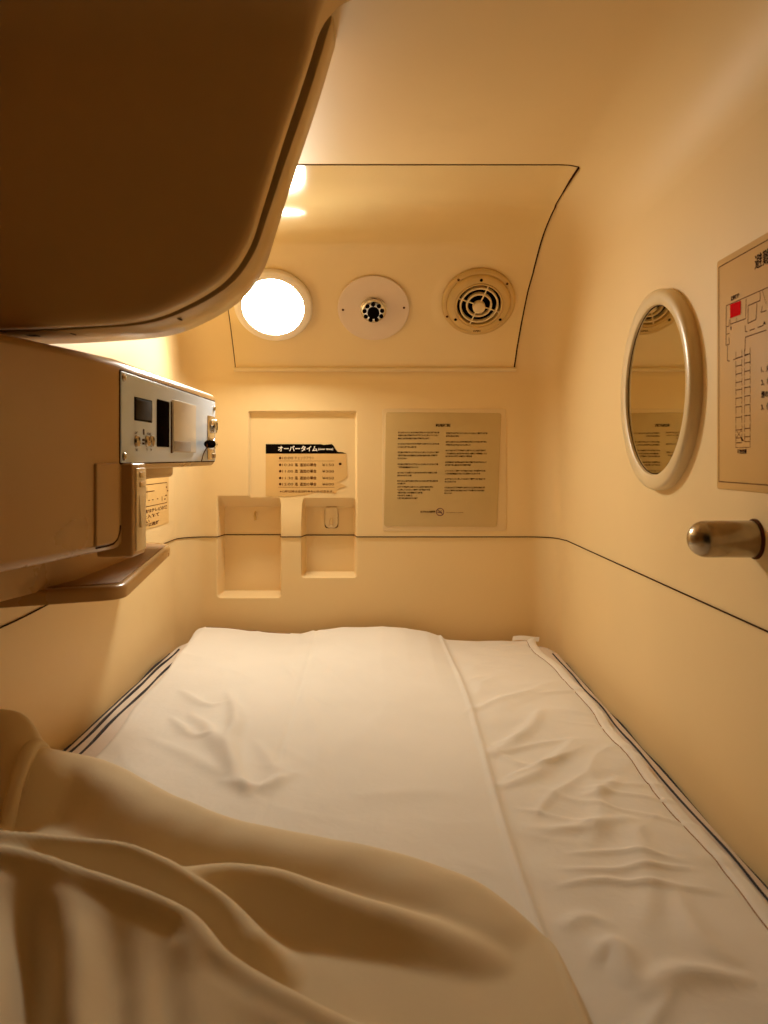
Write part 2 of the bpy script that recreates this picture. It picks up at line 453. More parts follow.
# vent
fr = on('vent')
ve = thing('air_vent', 'round yellowed ventilation outlet with a ringed grille, right of the blank plate', 'vent', fr.o)
s = Soup(); s.lathe(fr, [(.096, 0), (.096, .005), (.093, .009), (.088, .011), (.084, .0105), (.082, .008), (.082, 0)], 64); s.make('flange', 'yellowed', ve)
s = Soup(); s.lathe(fr, [(.083, .0), (.083, .012), (.080, .017), (.074, .020), (.064, .021), (.0640, .019), (.0625, .019), (.0615, .021), (.0590, .022), (.0570, .020), (.0565, .004)], 64, caps=False); s.make('face_ring', 'yellowed', ve)
s = Soup(); s.lathe(fr, [(.0575, .002), (.0575, .004), (.001, .0042)], 40); s.make('duct', 'darkhole', ve)
s = Soup()
for r in (.0480, .0315):
    s.lathe(fr, [(r-.0024, .010), (r-.0024, .020), (r-.001, .0215), (r+.001, .0215), (r+.0024, .020), (r+.0024, .010)], 48, caps=False)
for k in range(4):
    a = math.radians(70+90*k)
    s.tube([fr.P(.012*math.cos(a), .012*math.sin(a), .019), fr.P(.058*math.cos(a), .058*math.sin(a), .019)], .0019, 8)
g = s.make('grille', 'cream', ve)
s = Soup(); f2 = Fr(fr.P(.000, -.005, 0), fr.r, fr.u, fr.n); s.lathe(f2, [(.0165, .012), (.0165, .023), (.015, .026), (.010, .0275), (.0005, .028)], 28); s.make('centre_knob', 'cream', ve)
for a in (90, 215, 325):
    a = math.radians(a); f2 = Fr(fr.P(.0715*math.cos(a), .0715*math.sin(a), .0195), fr.r, fr.u, fr.n); s = Soup()
    s.lathe(f2, [(.0042, 0), (.0040, .0014), (.0003, .0018)], 12); s.make('screw', 'darkhole', ve)
for a in (130, 40, 205):
    a = math.radians(a); f2 = Fr(fr.P(.0885*math.cos(a), .0885*math.sin(a), .0105), fr.r, fr.u, fr.n); s = Soup()
    s.lathe(f2, [(.0035, 0), (.0032, .0012), (.0003, .0016)], 12); s.make('screw', 'pen', ve)
s = Soup(); put_text(s, fr, 'OPEN', 0, -.0755, .0075, .0203, .0002, 'CENTER'); s.make('lettering', 'ink', ve, smooth=False)

# ------------------------------------------------------------------ things on the end wall
S = YB/F
def bx(px): return (px-VX)*S
def bz(py): return (VY-py)*S
back = Fr((0, YB, 0), (1, 0, 0), (0, 0, 1), (0, -1, 0))
rec = Fr((0, YB+.0098, 0), (1, 0, 0), (0, 0, 1), (0, -1, 0))
# torn price sticker
def cp(x, y): return bx(255+x/7.314), bz(435+y/7.314)
stk = thing('price_sticker', 'torn tan sticker with black header listing overtime prices in yen', 'sticker', (bx(305), YB+.0098, bz(495)))
out = [cp(*q) for q in ((75, 132), (75, 447), (230, 450), (370, 438), (400, 424), (470, 408), (500, 420), (540, 416), (585, 428), (612, 392), (640, 382), (668, 376), (636, 362), (606, 346), (640, 330), (674, 308), (672, 220), (666, 136))]
s = Soup(); s.slab(rec, out, .0002, .0009); s.make('tan_sheet', 'sticker', stk, smooth=False)
hdr = [cp(*q) for q in ((75, 66), (75, 136), (667, 136), (640, 126), (604, 124), (588, 104), (575, 80), (560, 66), (500, 72), (480, 67))]
s = Soup(); s.slab(rec, hdr, .0003, .0012); s.make('header_band', 'black', stk, smooth=False)
s = Soup(); a, b = cp(165, 103); put_text(s, rec, 'オーバータイム', a, b, .0172, .0016, .0004, width=cp(455, 0)[0]-a)
a, b = cp(460, 103); put_text(s, rec, '(over time)', a, b, .0072, .0016, .0002, width=cp(570, 0)[0]-a)
s.make('header_lettering', 'printwhite', stk, smooth=False)
s = Soup()
def row(y, items):
    for body, x0, x1, bold in items:
        a, b = cp(x0, y); put_text(s, rec, body, a, b, .0098, .0012, bold, width=(cp(x1, 0)[0]-a))
row(170, [('●', 172, 190, 0), ('10:00', 197, 276, 0), ('チェックアウト', 288, 430, 0)])
for y, tm, pr in ((220, '10:30', '¥150'), (267, '11:00', '¥300'), (317, '11:30', '¥450'), (362, '12:00', '¥600')):
    row(y, [('●', 172, 190, 0), (tm, 197, 276, 0), ('迄', 288, 312, .0002), ('追加の場合', 325, 448, .0002), (pr, 490, 576, 0)])
a, b = cp(178, 415); put_text(s, rec, '※12時以降は追加料金をいただきます。', a, b, .0070, .0012, .0001, width=cp(575, 0)[0]-a)
for y in (190, 383): s.line(rec, cp(168, y), cp(580, y), .0007, .0012)
s.make('lettering', 'pen', stk, smooth=False)
s = Soup(); a, b = cp(622, 212); s.poly(rec, ellipse(a, b, .0042, .0038, 14), .0012); s.make('puncture', 'ink', stk, smooth=False)
# house-rules notice
def cq(x, y): return bx(385+x/6.4), bz(410+y/6.4)
no = thing('rules_notice', 'square tan house rules notice in two columns above the wall joint', 'notice', (bx(442), YB, bz(528)))
x0, z0 = cq(-18, 775); x1, z1 = cq(775, -8)
s = Soup(); s.rslab(back, rrect(x0, z0, x1, z1, .008), 0, .0012, .0008, 3); s.make('backing_film', 'film', no)
q = [cq(6, 14), cq(744, 20), cq(716, 748), cq(-8, 742)]
s = Soup(); s.rslab(back, round_poly(q, [.008]*4, 5), .001, .0028, .0008, 3); s.make('notice_plate', 'paper', no)
words = 'お客様各位貴重品はフロントにお預けください館内での飲酒喫煙は固くお断りいたします寝具の汚損については実費を申し受けますので御了承願います非常の際は係員の指示に従い避難通路より落ち着いて行動してください携帯電話の使用は他のお客様の御迷惑となりますので所定の場所にて御利用ください'
rnd = random.Random(3)
def filler(n):
    k = rnd.randrange(len(words)-n); return words[k:k+n]
s = Soup()
a, b = cq(370, 100); put_text(s, back, '利用規則', a, b, .0088, .0034, .0003, 'CENTER', width=cq(416, 0)[0]-cq(322, 0)[0])
LC = [(145, 1), (163, .98), (183, .76), (218, 1), (238, .45), (272, 1), (292, .97), (310, .22), (348, .98), (367, .5), (402, .98), (420, .34), (455, .98), (472, .2), (493, .87), (511, .8), (530, .61), (548, .37), (565, .5)]
RCC = [(150, 1), (168, .32), (205, 1), (225, .6), (260, .98), (280, 1), (297, .64), (335, 1), (353, .62), (390, .98), (408, .85), (442, .98), (460, .27), (497, .98), (516, .97), (533, .18)]
for colx, L, sk in ((83, LC, -.012), (390, RCC, -.026)):
    for yy, fl in L:
        nch = max(4, int(26*fl)); xx = colx+sk*(yy-145)*1.0
        a, b = cq(xx, yy); put_text(s, back, filler(nch), a, b, .0046, .0034, .00022, width=.1145*fl)
a, b = cq(225, 652); put_text(s, back, 'カプセル内禁煙', a, b, .0062, .0034, .0003, width=cq(320, 0)[0]-a)
s.make('lettering', 'ink', no, smooth=False)
s = Soup(); a, b = cq(390, 655); put_text(s, back, 'No smoking in capsule', a, b, .0042, .0034, 0, width=cq(500, 0)[0]-a); s.make('small_lettering', 'pen', no, smooth=False)
s = Soup(); a, b = cq(352, 652); ro, ri = .0112, .0092
for k in range(36):
    t0, t1 = 2*PI*k/36, 2*PI*(k+1)/36
    s.poly(back, [(a+ro*math.cos(t0), b+ro*math.sin(t0)), (a+ro*math.cos(t1), b+ro*math.sin(t1)), (a+ri*math.cos(t1), b+ri*math.sin(t1)), (a+ri*math.cos(t0), b+ri*math.sin(t0))], .0034)
s.line(back, (a-.0068, b+.0068), (a+.0068, b-.0068), .0018, .0036)
s.line(back, (a-.0068, b-.001), (a+.005, b-.001), .0022, .0034); s.line(back, (a+.001, b+.001), (a+.005, b+.005), .0010, .0034)
s.make('no_smoking_symbol', 'purple', no, smooth=False)
# pocket fittings
Y2 = YB+.052; f2 = Fr((0, Y2, 0), (1, 0, 0), (0, 0, 1), (0, -1, 0)); k = Y2/F
hx, hz = (331.5-VX)*k, lambda py: (VY-py)*k
hk = thing('pocket_hook', 'small tongue-shaped cream hook inside the smaller wall pocket', 'hook', (hx, Y2, hz(528)))
s = Soup(); s.rslab(f2, round_poly([(hx-.0185, hz(507)), (hx+.0185, hz(507)), (hx+.0185, hz(528)), (hx-.0185, hz(528))], [.004, .004, .017, .017], 8), -.006, .006, .003, 4); s.make('backplate', 'cream', hk)
s = Soup(); s.tube([(hx, Y2-.004, hz(518)), (hx, Y2-.010, hz(521)), (hx, Y2-.016, hz(525.5)), (hx, Y2-.019, hz(524))], .0045, 12, [.003, .0045, .005, .004]); s.make('prong', 'cream', hk)
s = Soup(); s.slab(f2, rrect(hx-.0190, hz(528.2), hx+.0190, hz(506.6), .008), -.004, .0008); s.make('shadow_rim', 'pen', hk)  # dark brown rim laid round the backplate as a painted shadow
Y3 = YB+.058; k3 = Y3/F; hx = (255.5-VX)*k3; f3 = Fr((0, Y3, 0), (1, 0, 0), (0, 0, 1), (0, -1, 0))
s = Soup(); s.tube([(hx-.001, Y3+.006, (VY-512)*k3), (hx-.001, Y3-.004, (VY-513)*k3), (hx, Y3-.012, (VY-516)*k3), (hx+.002, Y3-.015, (VY-520)*k3)], .003, 10, [.0032, .0032, .0036, .003])
o = s.make('coat_hook', 'yellowed', loc=(hx, Y3, (VY-520)*k3)); tag(o, 'tiny cream hook stub inside the taller wall pocket', 'hook')

# ------------------------------------------------------------------ right wall: mirror, peg, evacuation map
my, mz = 1.337, .1155
fr = Fr((XR, my, mz), (0, -1, 0), (0, 0, 1), (-1, 0, 0))
mi = thing('round_mirror', 'round wall mirror in a thick cream ring, left of the evacuation map', 'mirror', fr.o)
s = Soup(); s.lathe(fr, [(.173, 0), (.173, .012), (.171, .0165), (.167, .019), (.153, .0185), (.147, .016), (.1455, .011), (.1455, 0)], 96); s.make('mirror_frame', 'cream', mi)
s = Soup(); s.lathe(fr, [(.1458, .006), (.1458, .0118), (.1442, .0122), (.1442, .006)], 96); s.make('bead', 'gap', mi)
s = Soup(); s.lathe(fr, [(.1444, .004), (.1444, .0115), (.0005, .0115)], 96); s.make('mirror_glass', 'mirror', mi, angle=20)
pg = Fr((XR, 1.0, -.1065), (0, -1, 0), (0, 0, 1), (-1, 0, 0))
pe = thing('wall_peg', 'stubby worn metal peg with a domed tip sticking out of the wall', 'peg', pg.o)
s = Soup(); s.lathe(pg, [(.0235, 0), (.0240, .002), (.0238, .064)]+[(.0238*math.cos(a), .064+.0238*math.sin(a)) for a in [PI/2*k/12 for k in range(1, 12)]]+[(.0004, .0878)], 48); s.make('shaft', 'peg', pe)
s = Soup(); s.lathe(pg, [(.0262, 0), (.0262, .0022), (.0250, .0034), (.0238, .0034)], 48); s.make('base_washer', 'pen', pe)
# evacuation map
wr = Fr((XR, 1.111, 0), (0, -1, 0), (0, 0, 1), (-1, 0, 0))
def mp(px, py):
    Y = F*XR/(px-VX); return (1.111-Y, (VY-py)*Y/F)
def c7(x, y): return mp(710+x/7.31, 225+y/7.31)
def c8(x, y): return mp(710+x/7.31, 355+y/7.31)
mz0, mz1 = -.0455, .2815
em = thing('evacuation_map', 'tan evacuation map sheet with a red square, at the right edge', 'map', wr.P(.2, mz0))
s = Soup(); s.rslab(wr, rrect(0, mz0, .43, mz1, .004), 0, .0018, .0005, 2); s.make('map_sheet', 'map', em)
C = .0021; W = .0011
s = Soup()
b0 = mp(720.3, 300)[0]; bt = mp(721, 267)[1]; bb = mp(720, 481.5)[1]
for p, q in (((b0, bb), (b0, bt)), ((b0, bt), (.43-b0, bt)), ((b0, bb), (.43-b0, bb)), ((.43-b0, bb), (.43-b0, bt))): s.line(wr, p, q, .0013, C)
s.make('border_line', 'pen', em, smooth=False)
s = Soup()
def L7(pts, cf=c7, w=W):
    for p, q in zip(pts, pts[1:]): s.line(wr, cf(*p), cf(*q), w, C)
aL = c7(130, 590); zt = aL[1]
s.line(wr, aL, (.36, zt), W, C)
L7([(130, 590), (127, 880), (152, 870), (150, 820)]); L7([(130, 745), (152, 738)]); L7([(132, 800), (152, 792)])
L7([(150, 738), (152, 690)]); L7([(160, 690), (160, 735)]); L7([(275, 540), (272, 685), (160, 725)]); L7([(205, 680), (205, 705)])
L7([(378, 490), (378, 552), (290, 590), (288, 720), (348, 690), (355, 572)])
L7([(268, 735), (270, 780), (285, 778)]); L7([(300, 772), (340, 757)]); L7([(360, 750), (400, 735), (405, 715)])
L7([(424, 768), (270, 820), (265, 945)]); L7([(140, 880), (137, 990), (155, 995)]); L7([(180, 985), (250, 960)]); L7([(265, 955), (305, 940), (305, 1010)])
L7([(395, 590), (385, 640), (424, 625)]); L7([(395, 480), (424, 575)], w=.0007)
top = c8(200, 10); a0, a1 = c8(200, 300)[0], c8(244, 300)[0]; a2, a3 = c8(264, 300)[0], c8(305, 300)[0]
zb = c8(250, 640)[1]; zt2 = c8(250, -40)[1]
for a in (a0, a1, a2, a3):
    z_ = zt2
    while z_ > zb: s.line(wr, (a, z_), (a, max(zb, z_-.0105)), .0009, C); z_ -= .0125
for yy in (10, 70, 130, 192, 248, 310, 374, 452, 545, 605, 640):
    zz = c8(250, yy)[1]; s.line(wr, (a0, zz), (a1, zz), .001, C); s.line(wr, (a2, zz+.001), (a3, zz+.001), .001, C)
zz = c8(250, 676)[1]; s.line(wr, (a0, zz), (a3, zz), .0007, C); s.line(wr, (a0, zb), (a0, zz), .0007, C); s.line(wr, (a3, zb), (a3, zz), .0007, C)
s.line(wr, c8(203, 550), c8(240, 605), .0007, C); s.line(wr, c8(240, 552), c8(203, 605), .0007, C)
for k in range(8):                         # the rest of the plan, outside the photograph's frame
    a = .20+k*.02; s.line(wr, (a, zt), (a, zt-.05), W, C)
s.line(wr, (.18, zt-.05), (.36, zt-.05), W, C); s.line(wr, (.36, zt), (.36, zt-.05), W, C)
s.make('floor_plan', 'pen', em, smooth=False)
s = Soup(); s.poly(wr, [c7(158, 582), c7(160, 683), c7(236, 655), c7(238, 552)], C+.0003); s.make('red_square', 'red', em, smooth=False)
for q in ([c8(238, 598), c8(262, 630), c8(240, 625)], [c7(402, 722), c7(412, 700), c7(420, 728)], [c7(162, 742), c7(169, 740), c7(169, 765), c7(162, 768)]):
    s = Soup(); s.poly(wr, q, C+.0002); s.make('exit_arrow', 'ink', em, smooth=False)
def map_text(body, pt, size, name, width=None):
    s = Soup(); put_text(s, wr, body, pt[0], pt[1], size, C, .0002, width=width); s.make(name, 'ink', em, smooth=False)
map_text('避難経路図', c7(338, 286), .0205, 'title_lettering')
map_text('避難階段', c7(163, 543), .0066, 'caption_lettering', .0255)
map_text('現在位置', c8(212, 708), .0066, 'caption_lettering', .026)
for yy, body in ((110, '1、火災の時は、あわてず'), (205, '2、非常口を確認して'), (295, '   煙の中は低い姿勢で'), (385, '3、係員の指示に従う')):
    map_text(body, c8(386, yy), .0092, 'instruction_lettering')

# ------------------------------------------------------------------ control console on the left wall
XP = -.37
def pY(px): return F*(-XP)/(VX-px)
con = thing('control_console', 'cream wall console with silver control panel, switch box and small shelf', 'console', (XL, 1.2, -.02))
bm = bmesh.new()
fpU = [(XL, 1.715), (XP, 1.715), (XP, 1.16), (XP, 1.082), (-.386, 1.008), (-.430, .82), (-.475, .70), (-.52, .64), (XL, .60), (XL, 1.16)]
z0, z1, zl = -.019, .139, -.130
vt = [bm.verts.new((x, y, z1)) for x, y in fpU]; vb = [bm.verts.new((x, y, z0)) for x, y in fpU]
nU = len(fpU)
bm.faces.new(vt)
for i in range(nU): bm.faces.new([vt[i], vb[i], vb[(i+1) % nU], vt[(i+1) % nU]])
bm.faces.new([vb[0], vb[9], vb[2], vb[1]])
fl = [vb[i] for i in (2, 3, 4, 5, 6, 7, 8, 9)]
vl = [bm.verts.new((v.co.x, v.co.y, zl)) for v in fl]
for i in range(8):
    j = (i+1) % 8; bm.faces.new([fl[i], vl[i], vl[j], fl[j]])
bm.faces.new(vl[::-1])
bmesh.ops.recalc_face_normals(bm, faces=bm.faces)
ed = []
for e in bm.edges:
    if all(v.co.x < XL+.001 for v in e.verts): continue
    if len(e.link_faces) == 2 and e.calc_face_angle(0) > math.radians(25): ed.append(e)
bmesh.ops.bevel(bm, geom=ed, offset=.013, segments=5, profile=.5, affect='EDGES', clamp_overlap=True)
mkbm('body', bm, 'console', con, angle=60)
# aluminium face plate
cp_ = Fr((XP, 0, 0), (0, 1, 0), (0, 0, 1), (1, 0, 0))
s = Soup()
s.rslab(cp_, rrect(1.086, -.0085, 1.699, .1215, .004, 3), -.004, .0022, .0008, 2); fp = s.make('face_plate', 'alu', con, angle=30)
s = Soup(); s.slab(cp_, rrect(1.0835, -.0105, 1.7015, .1240, .004, 3), -.004, .0008); s.make('plate_surround', 'gap', con)
def cz(py, px): return (VY-py)*pY(px)/F
def pbox(name, m, xa, xb, ya, yb, c0, c1, parent=con, r=.002, edge=.0008):
    Ya, Yb = pY(xa), pY(xb); zm = (xa+xb)/2
    s = Soup(); s.rslab(cp_, rrect(Ya, cz(yb, zm), Yb, cz(ya, zm), r, 3), c0, c1, edge, 2); return s.make(name, m, parent, angle=30)
pbox('display_bezel', 'black', 132.6, 150.4, 398.6, 421.6, .002, .0032)
pbox('display', 'lcd', 133.6, 149.4, 400, 420.3, .003, .0040)
pbox('coin_slot', 'black', 155.3, 167.3, 400.5, 447, .002, .0040)
fl_ = pbox('card_flap', 'card', 170.3, 193, 402.5, 452.5, .002, .0062, r=.003)
pbox('flap_label', 'grey', 170.8, 187.5, 441.5, 451.5, .006, .0068, fl_, r=.001, edge=.0003)
pbox('flap_shadow', 'gap', 169.4, 171.3, 401.8, 453, .002, .0030, r=.0006, edge=.0003)
for px in (134.5, 145, 149.3):
    f2 = Fr(cp_.P(pY(px), cz(441.2, px), .002), cp_.r, cp_.u, cp_.n); s = Soup()
    s.lathe(f2, [(.0092, 0), (.0092, .002), (.0080, .0045), (.0065, .0052), (.0005, .0055)], 20); kn = s.make('knob', 'peg', con)
    s = Soup(); s.slab(Fr(f2.P(0, 0, .0048), f2.r, f2.u, f2.n), [(-.001, .001), (.001, .001), (.001, .0062), (-.001, .0062)], 0, .0012); s.make('pointer', 'ink', kn, smooth=False)
for px, py, t_ in ((134.5, 432.8, 'LIGHT'), (147.3, 434.0, 'VOLUME'), (134.8, 450, 'TIME'), (145.2, 449.8, 'TV'), (149.4, 449.8, 'FM')):
    s = Soup(); put_text(s, cp_, t_, pY(px), cz(py, px), .0052, .0027, .0001, 'CENTER'); s.make('lettering', 'ink', con, smooth=False)
for px, py, w, h in ((142, 432, .004, .0045), (141.6, 440, .006, .0016), (141.6, 443.5, .006, .0016), (138.4, 442, .0025, .0025)):
    a, b = pY(px), cz(py, px); s = Soup(); s.poly(cp_, [(a-w, b-h), (a+w, b-h), (a+w, b+h), (a-w, b+h)], .0027); s.make('printed_mark', 'ink', con, smooth=False)
for px, py in ((120.2, 377), (120.6, 456.5), (213.3, 408.5), (213.4, 456)):
    f2 = Fr(cp_.P(pY(px)+(.006 if px < 150 else -.004), cz(py, px), .002), cp_.r, cp_.u, cp_.n); s = Soup()
    s.lathe(f2, [(.0058, 0), (.0056, .0018), (.004, .0034), (.0004, .004)], 16); s.make('screw', 'peg', con)
# headphone plug, latch and lock at the far end
Yl = pY(209)
s = Soup(); s.rslab(cp_, rrect(pY(206.2), -.006, 1.690, .088, .002, 3), .002, .0035, .0006, 2); lk = s.make('lock_plate', 'steel', con, angle=30)
f2 = Fr(cp_.P(1.665, .066, .003), cp_.r, cp_.u, cp_.n)
s = Soup(); s.lathe(f2, [(.0150, 0), (.0150, .007), (.0135, .0095), (.0115, .010), (.0005, .0105)], 28); cy = s.make('lock_cylinder', 'steel', lk)
s = Soup(); s.slab(f2, rrect(-.0018, -.008, .0018, .008, .001), .0095, .0112); s.make('keyway', 'black', cy)
f2 = Fr(cp_.P(1.655, .0275, .003), cp_.r, cp_.u, cp_.n)
s = Soup(); s.lathe(f2, [(.0125, 0), (.0125, .005), (.0105, .008), (.0005, .0085)], 28); s.make('socket', 'steel', lk)
pY_ = f2.P(-.004, 0, .0075); q = Vector((XP+.021, 1.535, .026))
s = Soup(); s.tube([pY_, pY_.lerp(q, .35)], .0070, 14, [.0075, .0065]); s.make('plug_collar', 'steel', con)
s = Soup(); s.tube([pY_.lerp(q, .33), pY_.lerp(q, .85), q], .0075, 14, [.0080, .0080, .0060]); s.make('plug', 'black', con)
s = Soup(); s.tube(catmull([q, q+Vector((.002, -.008, -.006)), q+Vector((-.006, -.004, -.020)), q+Vector((-.012, .004, -.036))], 24), .0011, 8); s.make('plug_wire', 'pen', con)
# cover plate on the near lower corner
dd = Vector((-.016, -.074)).normalized()
ob = Fr((XP, 1.082, 0), (-dd.x, -dd.y, 0), (0, 0, 1), (-dd.y, dd.x, 0))
ob.n = ob.r.cross(ob.u)
if ob.n.x < 0: ob.n = -ob.n
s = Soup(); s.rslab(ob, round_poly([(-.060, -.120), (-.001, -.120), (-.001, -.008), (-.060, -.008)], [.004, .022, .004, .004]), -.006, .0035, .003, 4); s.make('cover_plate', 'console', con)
s = Soup(); s.tube([ob.P(a, b, .0030) for a, b in ((-.060, -.1212), (-.030, -.1212), (-.019, -.1200), (-.009, -.1150), (-.003, -.1060), (-.0006, -.0960))], .0013, 8); s.make('plate_seam', 'gap', con)
# switch box
bm = bmesh.new(); bmesh.ops.create_cube(bm, size=1)
for v in bm.verts: v.co = Vector((-.380+v.co.x*.052, 1.124+v.co.y*.060, -.076+v.co.z*.134))
bmesh.ops.bevel(bm, geom=bm.edges[:], offset=.004, segments=3, profile=.5, affect='EDGES')
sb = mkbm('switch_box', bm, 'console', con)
sf = Fr((-.354, 1.124, -.076), (0, 1, 0), (0, 0, 1), (1, 0, 0))
s = Soup(); s.rslab(sf, rrect(-.020, -.060, .024, .060, .003), -.001, .0025, .001, 3); s.make('switch_plate', 'cream', sb)
s = Soup()
n0 = [(-.009, -.026, .0025), (.012, -.026, .0025), (.012, .020, .0025), (-.009, .020, .0025)]; n1 = [(-.009, -.026, .0060), (.012, -.026, .0060), (.012, .020, .003), (-.009, .020, .003)]
s.add([sf.P(*q) for q in n0+n1], [[3, 2, 1, 0], [4, 5, 6, 7], [0, 1, 5, 4], [1, 2, 6, 5], [2, 3, 7, 6], [3, 0, 4, 7]]); s.make('rocker', 'cream', sb, smooth=False)
for zz in (.050, .036): 
    s = Soup(); s.rslab(sf, rrect(-.008, zz-.004, .012, zz+.004, .001), .002, .0042, .0008, 2); s.make('indicator', 'yellowed', sb)
# shelf tray and its web
tz = -.187
tr = [(XL, 1.040), (-.375, 1.118), (-.452, 1.655), (-.50, 1.70), (XL, 1.70)]
tf = Fr((0, 0, 0), (1, 0, 0), (0, 1, 0), (0, 0, 1))
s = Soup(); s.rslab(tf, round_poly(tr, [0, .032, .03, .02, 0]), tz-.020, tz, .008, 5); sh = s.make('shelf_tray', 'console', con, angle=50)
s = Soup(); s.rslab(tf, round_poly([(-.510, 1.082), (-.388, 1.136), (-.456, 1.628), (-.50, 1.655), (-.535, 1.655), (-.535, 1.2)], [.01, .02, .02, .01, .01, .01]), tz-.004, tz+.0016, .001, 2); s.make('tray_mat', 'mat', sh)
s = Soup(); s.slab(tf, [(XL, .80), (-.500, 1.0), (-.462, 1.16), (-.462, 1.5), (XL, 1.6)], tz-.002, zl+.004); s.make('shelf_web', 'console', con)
# bracket under the console
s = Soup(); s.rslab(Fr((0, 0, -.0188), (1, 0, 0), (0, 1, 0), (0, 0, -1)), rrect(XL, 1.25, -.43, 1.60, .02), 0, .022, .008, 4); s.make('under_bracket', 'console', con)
# instruction label on the left wall
wl = Fr((XL, 0, 0), (0, 1, 0), (0, 0, 1), (1, 0, 0))
def lp(px, py):
    Y = F*(-XL)/(VX-px); return (Y, (VY-py)*Y/F)
la = thing('instruction_label', 'small tan label with a line diagram, on the wall under the console', 'label', wl.P(1.85, -.17))
Y0, Y1 = 1.70, lp(168.3, 500)[0]; zt_, zb_ = -.047, -.172
s = Soup(); s.slab(wl, [(Y0, zb_), (Y1, zb_), (Y1, zt_), (Y0, zt_)], .0002, .0012); s.make('label_sheet', 'sticker', la, smooth=False)
s = Soup(); q = [lp(145, 487), lp(166.5, 487), lp(166.5, 504), lp(145, 504)]
za, zb2 = -.066, -.118; ya, yb = 1.72, lp(166.5, 490)[0]
for p, r_ in (((ya, za), (yb, za)), ((yb, za), (yb, zb2)), ((yb, zb2), (ya, zb2)), ((ya, zb2), (ya, za))): s.line(wl, p, r_, .0016, .0016)
s.line(wl, (1.80, -.083), (1.89, -.083), .002, .0016); s.line(wl, (1.83, -.072), (1.83, -.10), .0015, .0016); s.line(wl, (1.955, -.10), (1.955, -.112), .004, .0016)
for yy in (1.79, 1.84, 1.87, 1.91): s.line(wl, (yy, -.104), (yy+.012, -.104), .002, .0016)
for yy, zz in ((1.99, -.078), (2.0, -.088), (1.985, -.099), (1.975, -.108)): s.line(wl, (yy, zz), (yy+.012, zz), .003, .0016)
for zz, Lx, t_ in ((-.130, 2.0, '操作方法はテレビの横'), (-.143, 1.93, '電源を入れて'), (-.154, 1.85, 'ください'), (-.163, 1.93, '使用後は消灯')):
    put_text(s, wl, t_, 1.73, zz, .0095, .0016, .0003, width=Lx-1.73)
s.make('lettering', 'pen', la, smooth=False)

# ------------------------------------------------------------------ overhead hood hanging from the ceiling, above the console
YH, YH2 = .95, 1.074
seam_px = [(-90, 329), (0, 328), (70, 325.5), (141, 319), (187, 302), (225, 277), (248, 244), (262, 202), (281, 141), (300, 84), (314, 40), (327, -4), (333, -16)]
cont = [((x-VX)*YH/F, (VY-y)*YH/F) for x, y in seam_px]
cc = catmull([(a, b, 0) for a, b in cont], 90)
cc = [(v.x, v.y) for v in cc]
x_off = XL
cc = [q for q in cc if q[0] > XL+.004]; cc = [(XL, cc[0][1])]+cc
cc = [q for q in cc if q[1] < ZTOP-.004]; cc.append((cc[-1][0]+.001, ZTOP))
def norms(c):
    out = []
    for i in range(len(c)):
        a, b = Vector(c[max(i-1, 0)]), Vector(c[min(i+1, len(c)-1)]); d = (b-a).normalized()
        out.append(Vector((-d.y, d.x)))      # towards the inside of the hood (up-left)
    return out
nn = norms(cc)
def off(d): return [(max(XL, q[0]+n_.x*d), q[1]+(n_.y*d if k > 0 else d)) for k, (q, n_) in enumerate(zip(cc, nn))]
hood = thing('overhead_hood', 'large shadowed moulded hood hanging from the ceiling above the console', 'hood', (XL, YH, .16))
RCV = .09; ZCV = ZTOP-RCV
def cove(zz): 
    d = max(0, min(RCV, zz-ZCV)); return RCV-math.sqrt(max(0, RCV*RCV-d*d))
def flare(zz):
    R_ = .055; d = max(0, min(R_*.995, zz-(ZTOP-R_))); return .8*(R_-math.sqrt(R_*R_-d*d))
def jw(i):                                 # the joint behind the shell widens towards the ceiling
    return .022+.034*sst(20, 80, i*90/n)
# shell: back loop, rounded edge, then face rows
loops = [(0, YH+.014), (0, YH+.002), (.0008, YH-.002), (.0024, YH-.0046), (.005, YH-.0068), (.0085, YH-.0085), (.014, YH-.0096), (.022, YH-.010)]
s = Soup(); vs = []; n = len(cc)
for d, Y in loops:
    for (a, b) in off(d): vs.append(Vector((a+flare(b), Y-(cove(b) if Y < YH+.01 else 0), min(b, ZTOP))))
fs = [[k*n+i, k*n+i+1, (k+1)*n+i+1, (k+1)*n+i] for k in range(len(loops)-1) for i in range(n-1)]
base = (len(loops)-1)*n
# face: for every contour point, a point straight across on the wall side (rows)
low = None
for i in range(n):
    v = vs[base+i]; zz = v.z
    vs.append(Vector((XL, YH-.010-cove(zz), zz)))
for i in range(n-1):
    fs.append([base+i, base+i+1, base+n+i+1, base+n+i])
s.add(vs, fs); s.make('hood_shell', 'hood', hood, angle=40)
# dark joint behind the shell
s = Soup(); c2 = off(.016)
s.grid([[(a, Y, min(b, ZTOP)) for a, b in c2] for Y in (YH+.004, YH+.034, YH+.066)]); s.make('hood_joint', 'gap', hood)
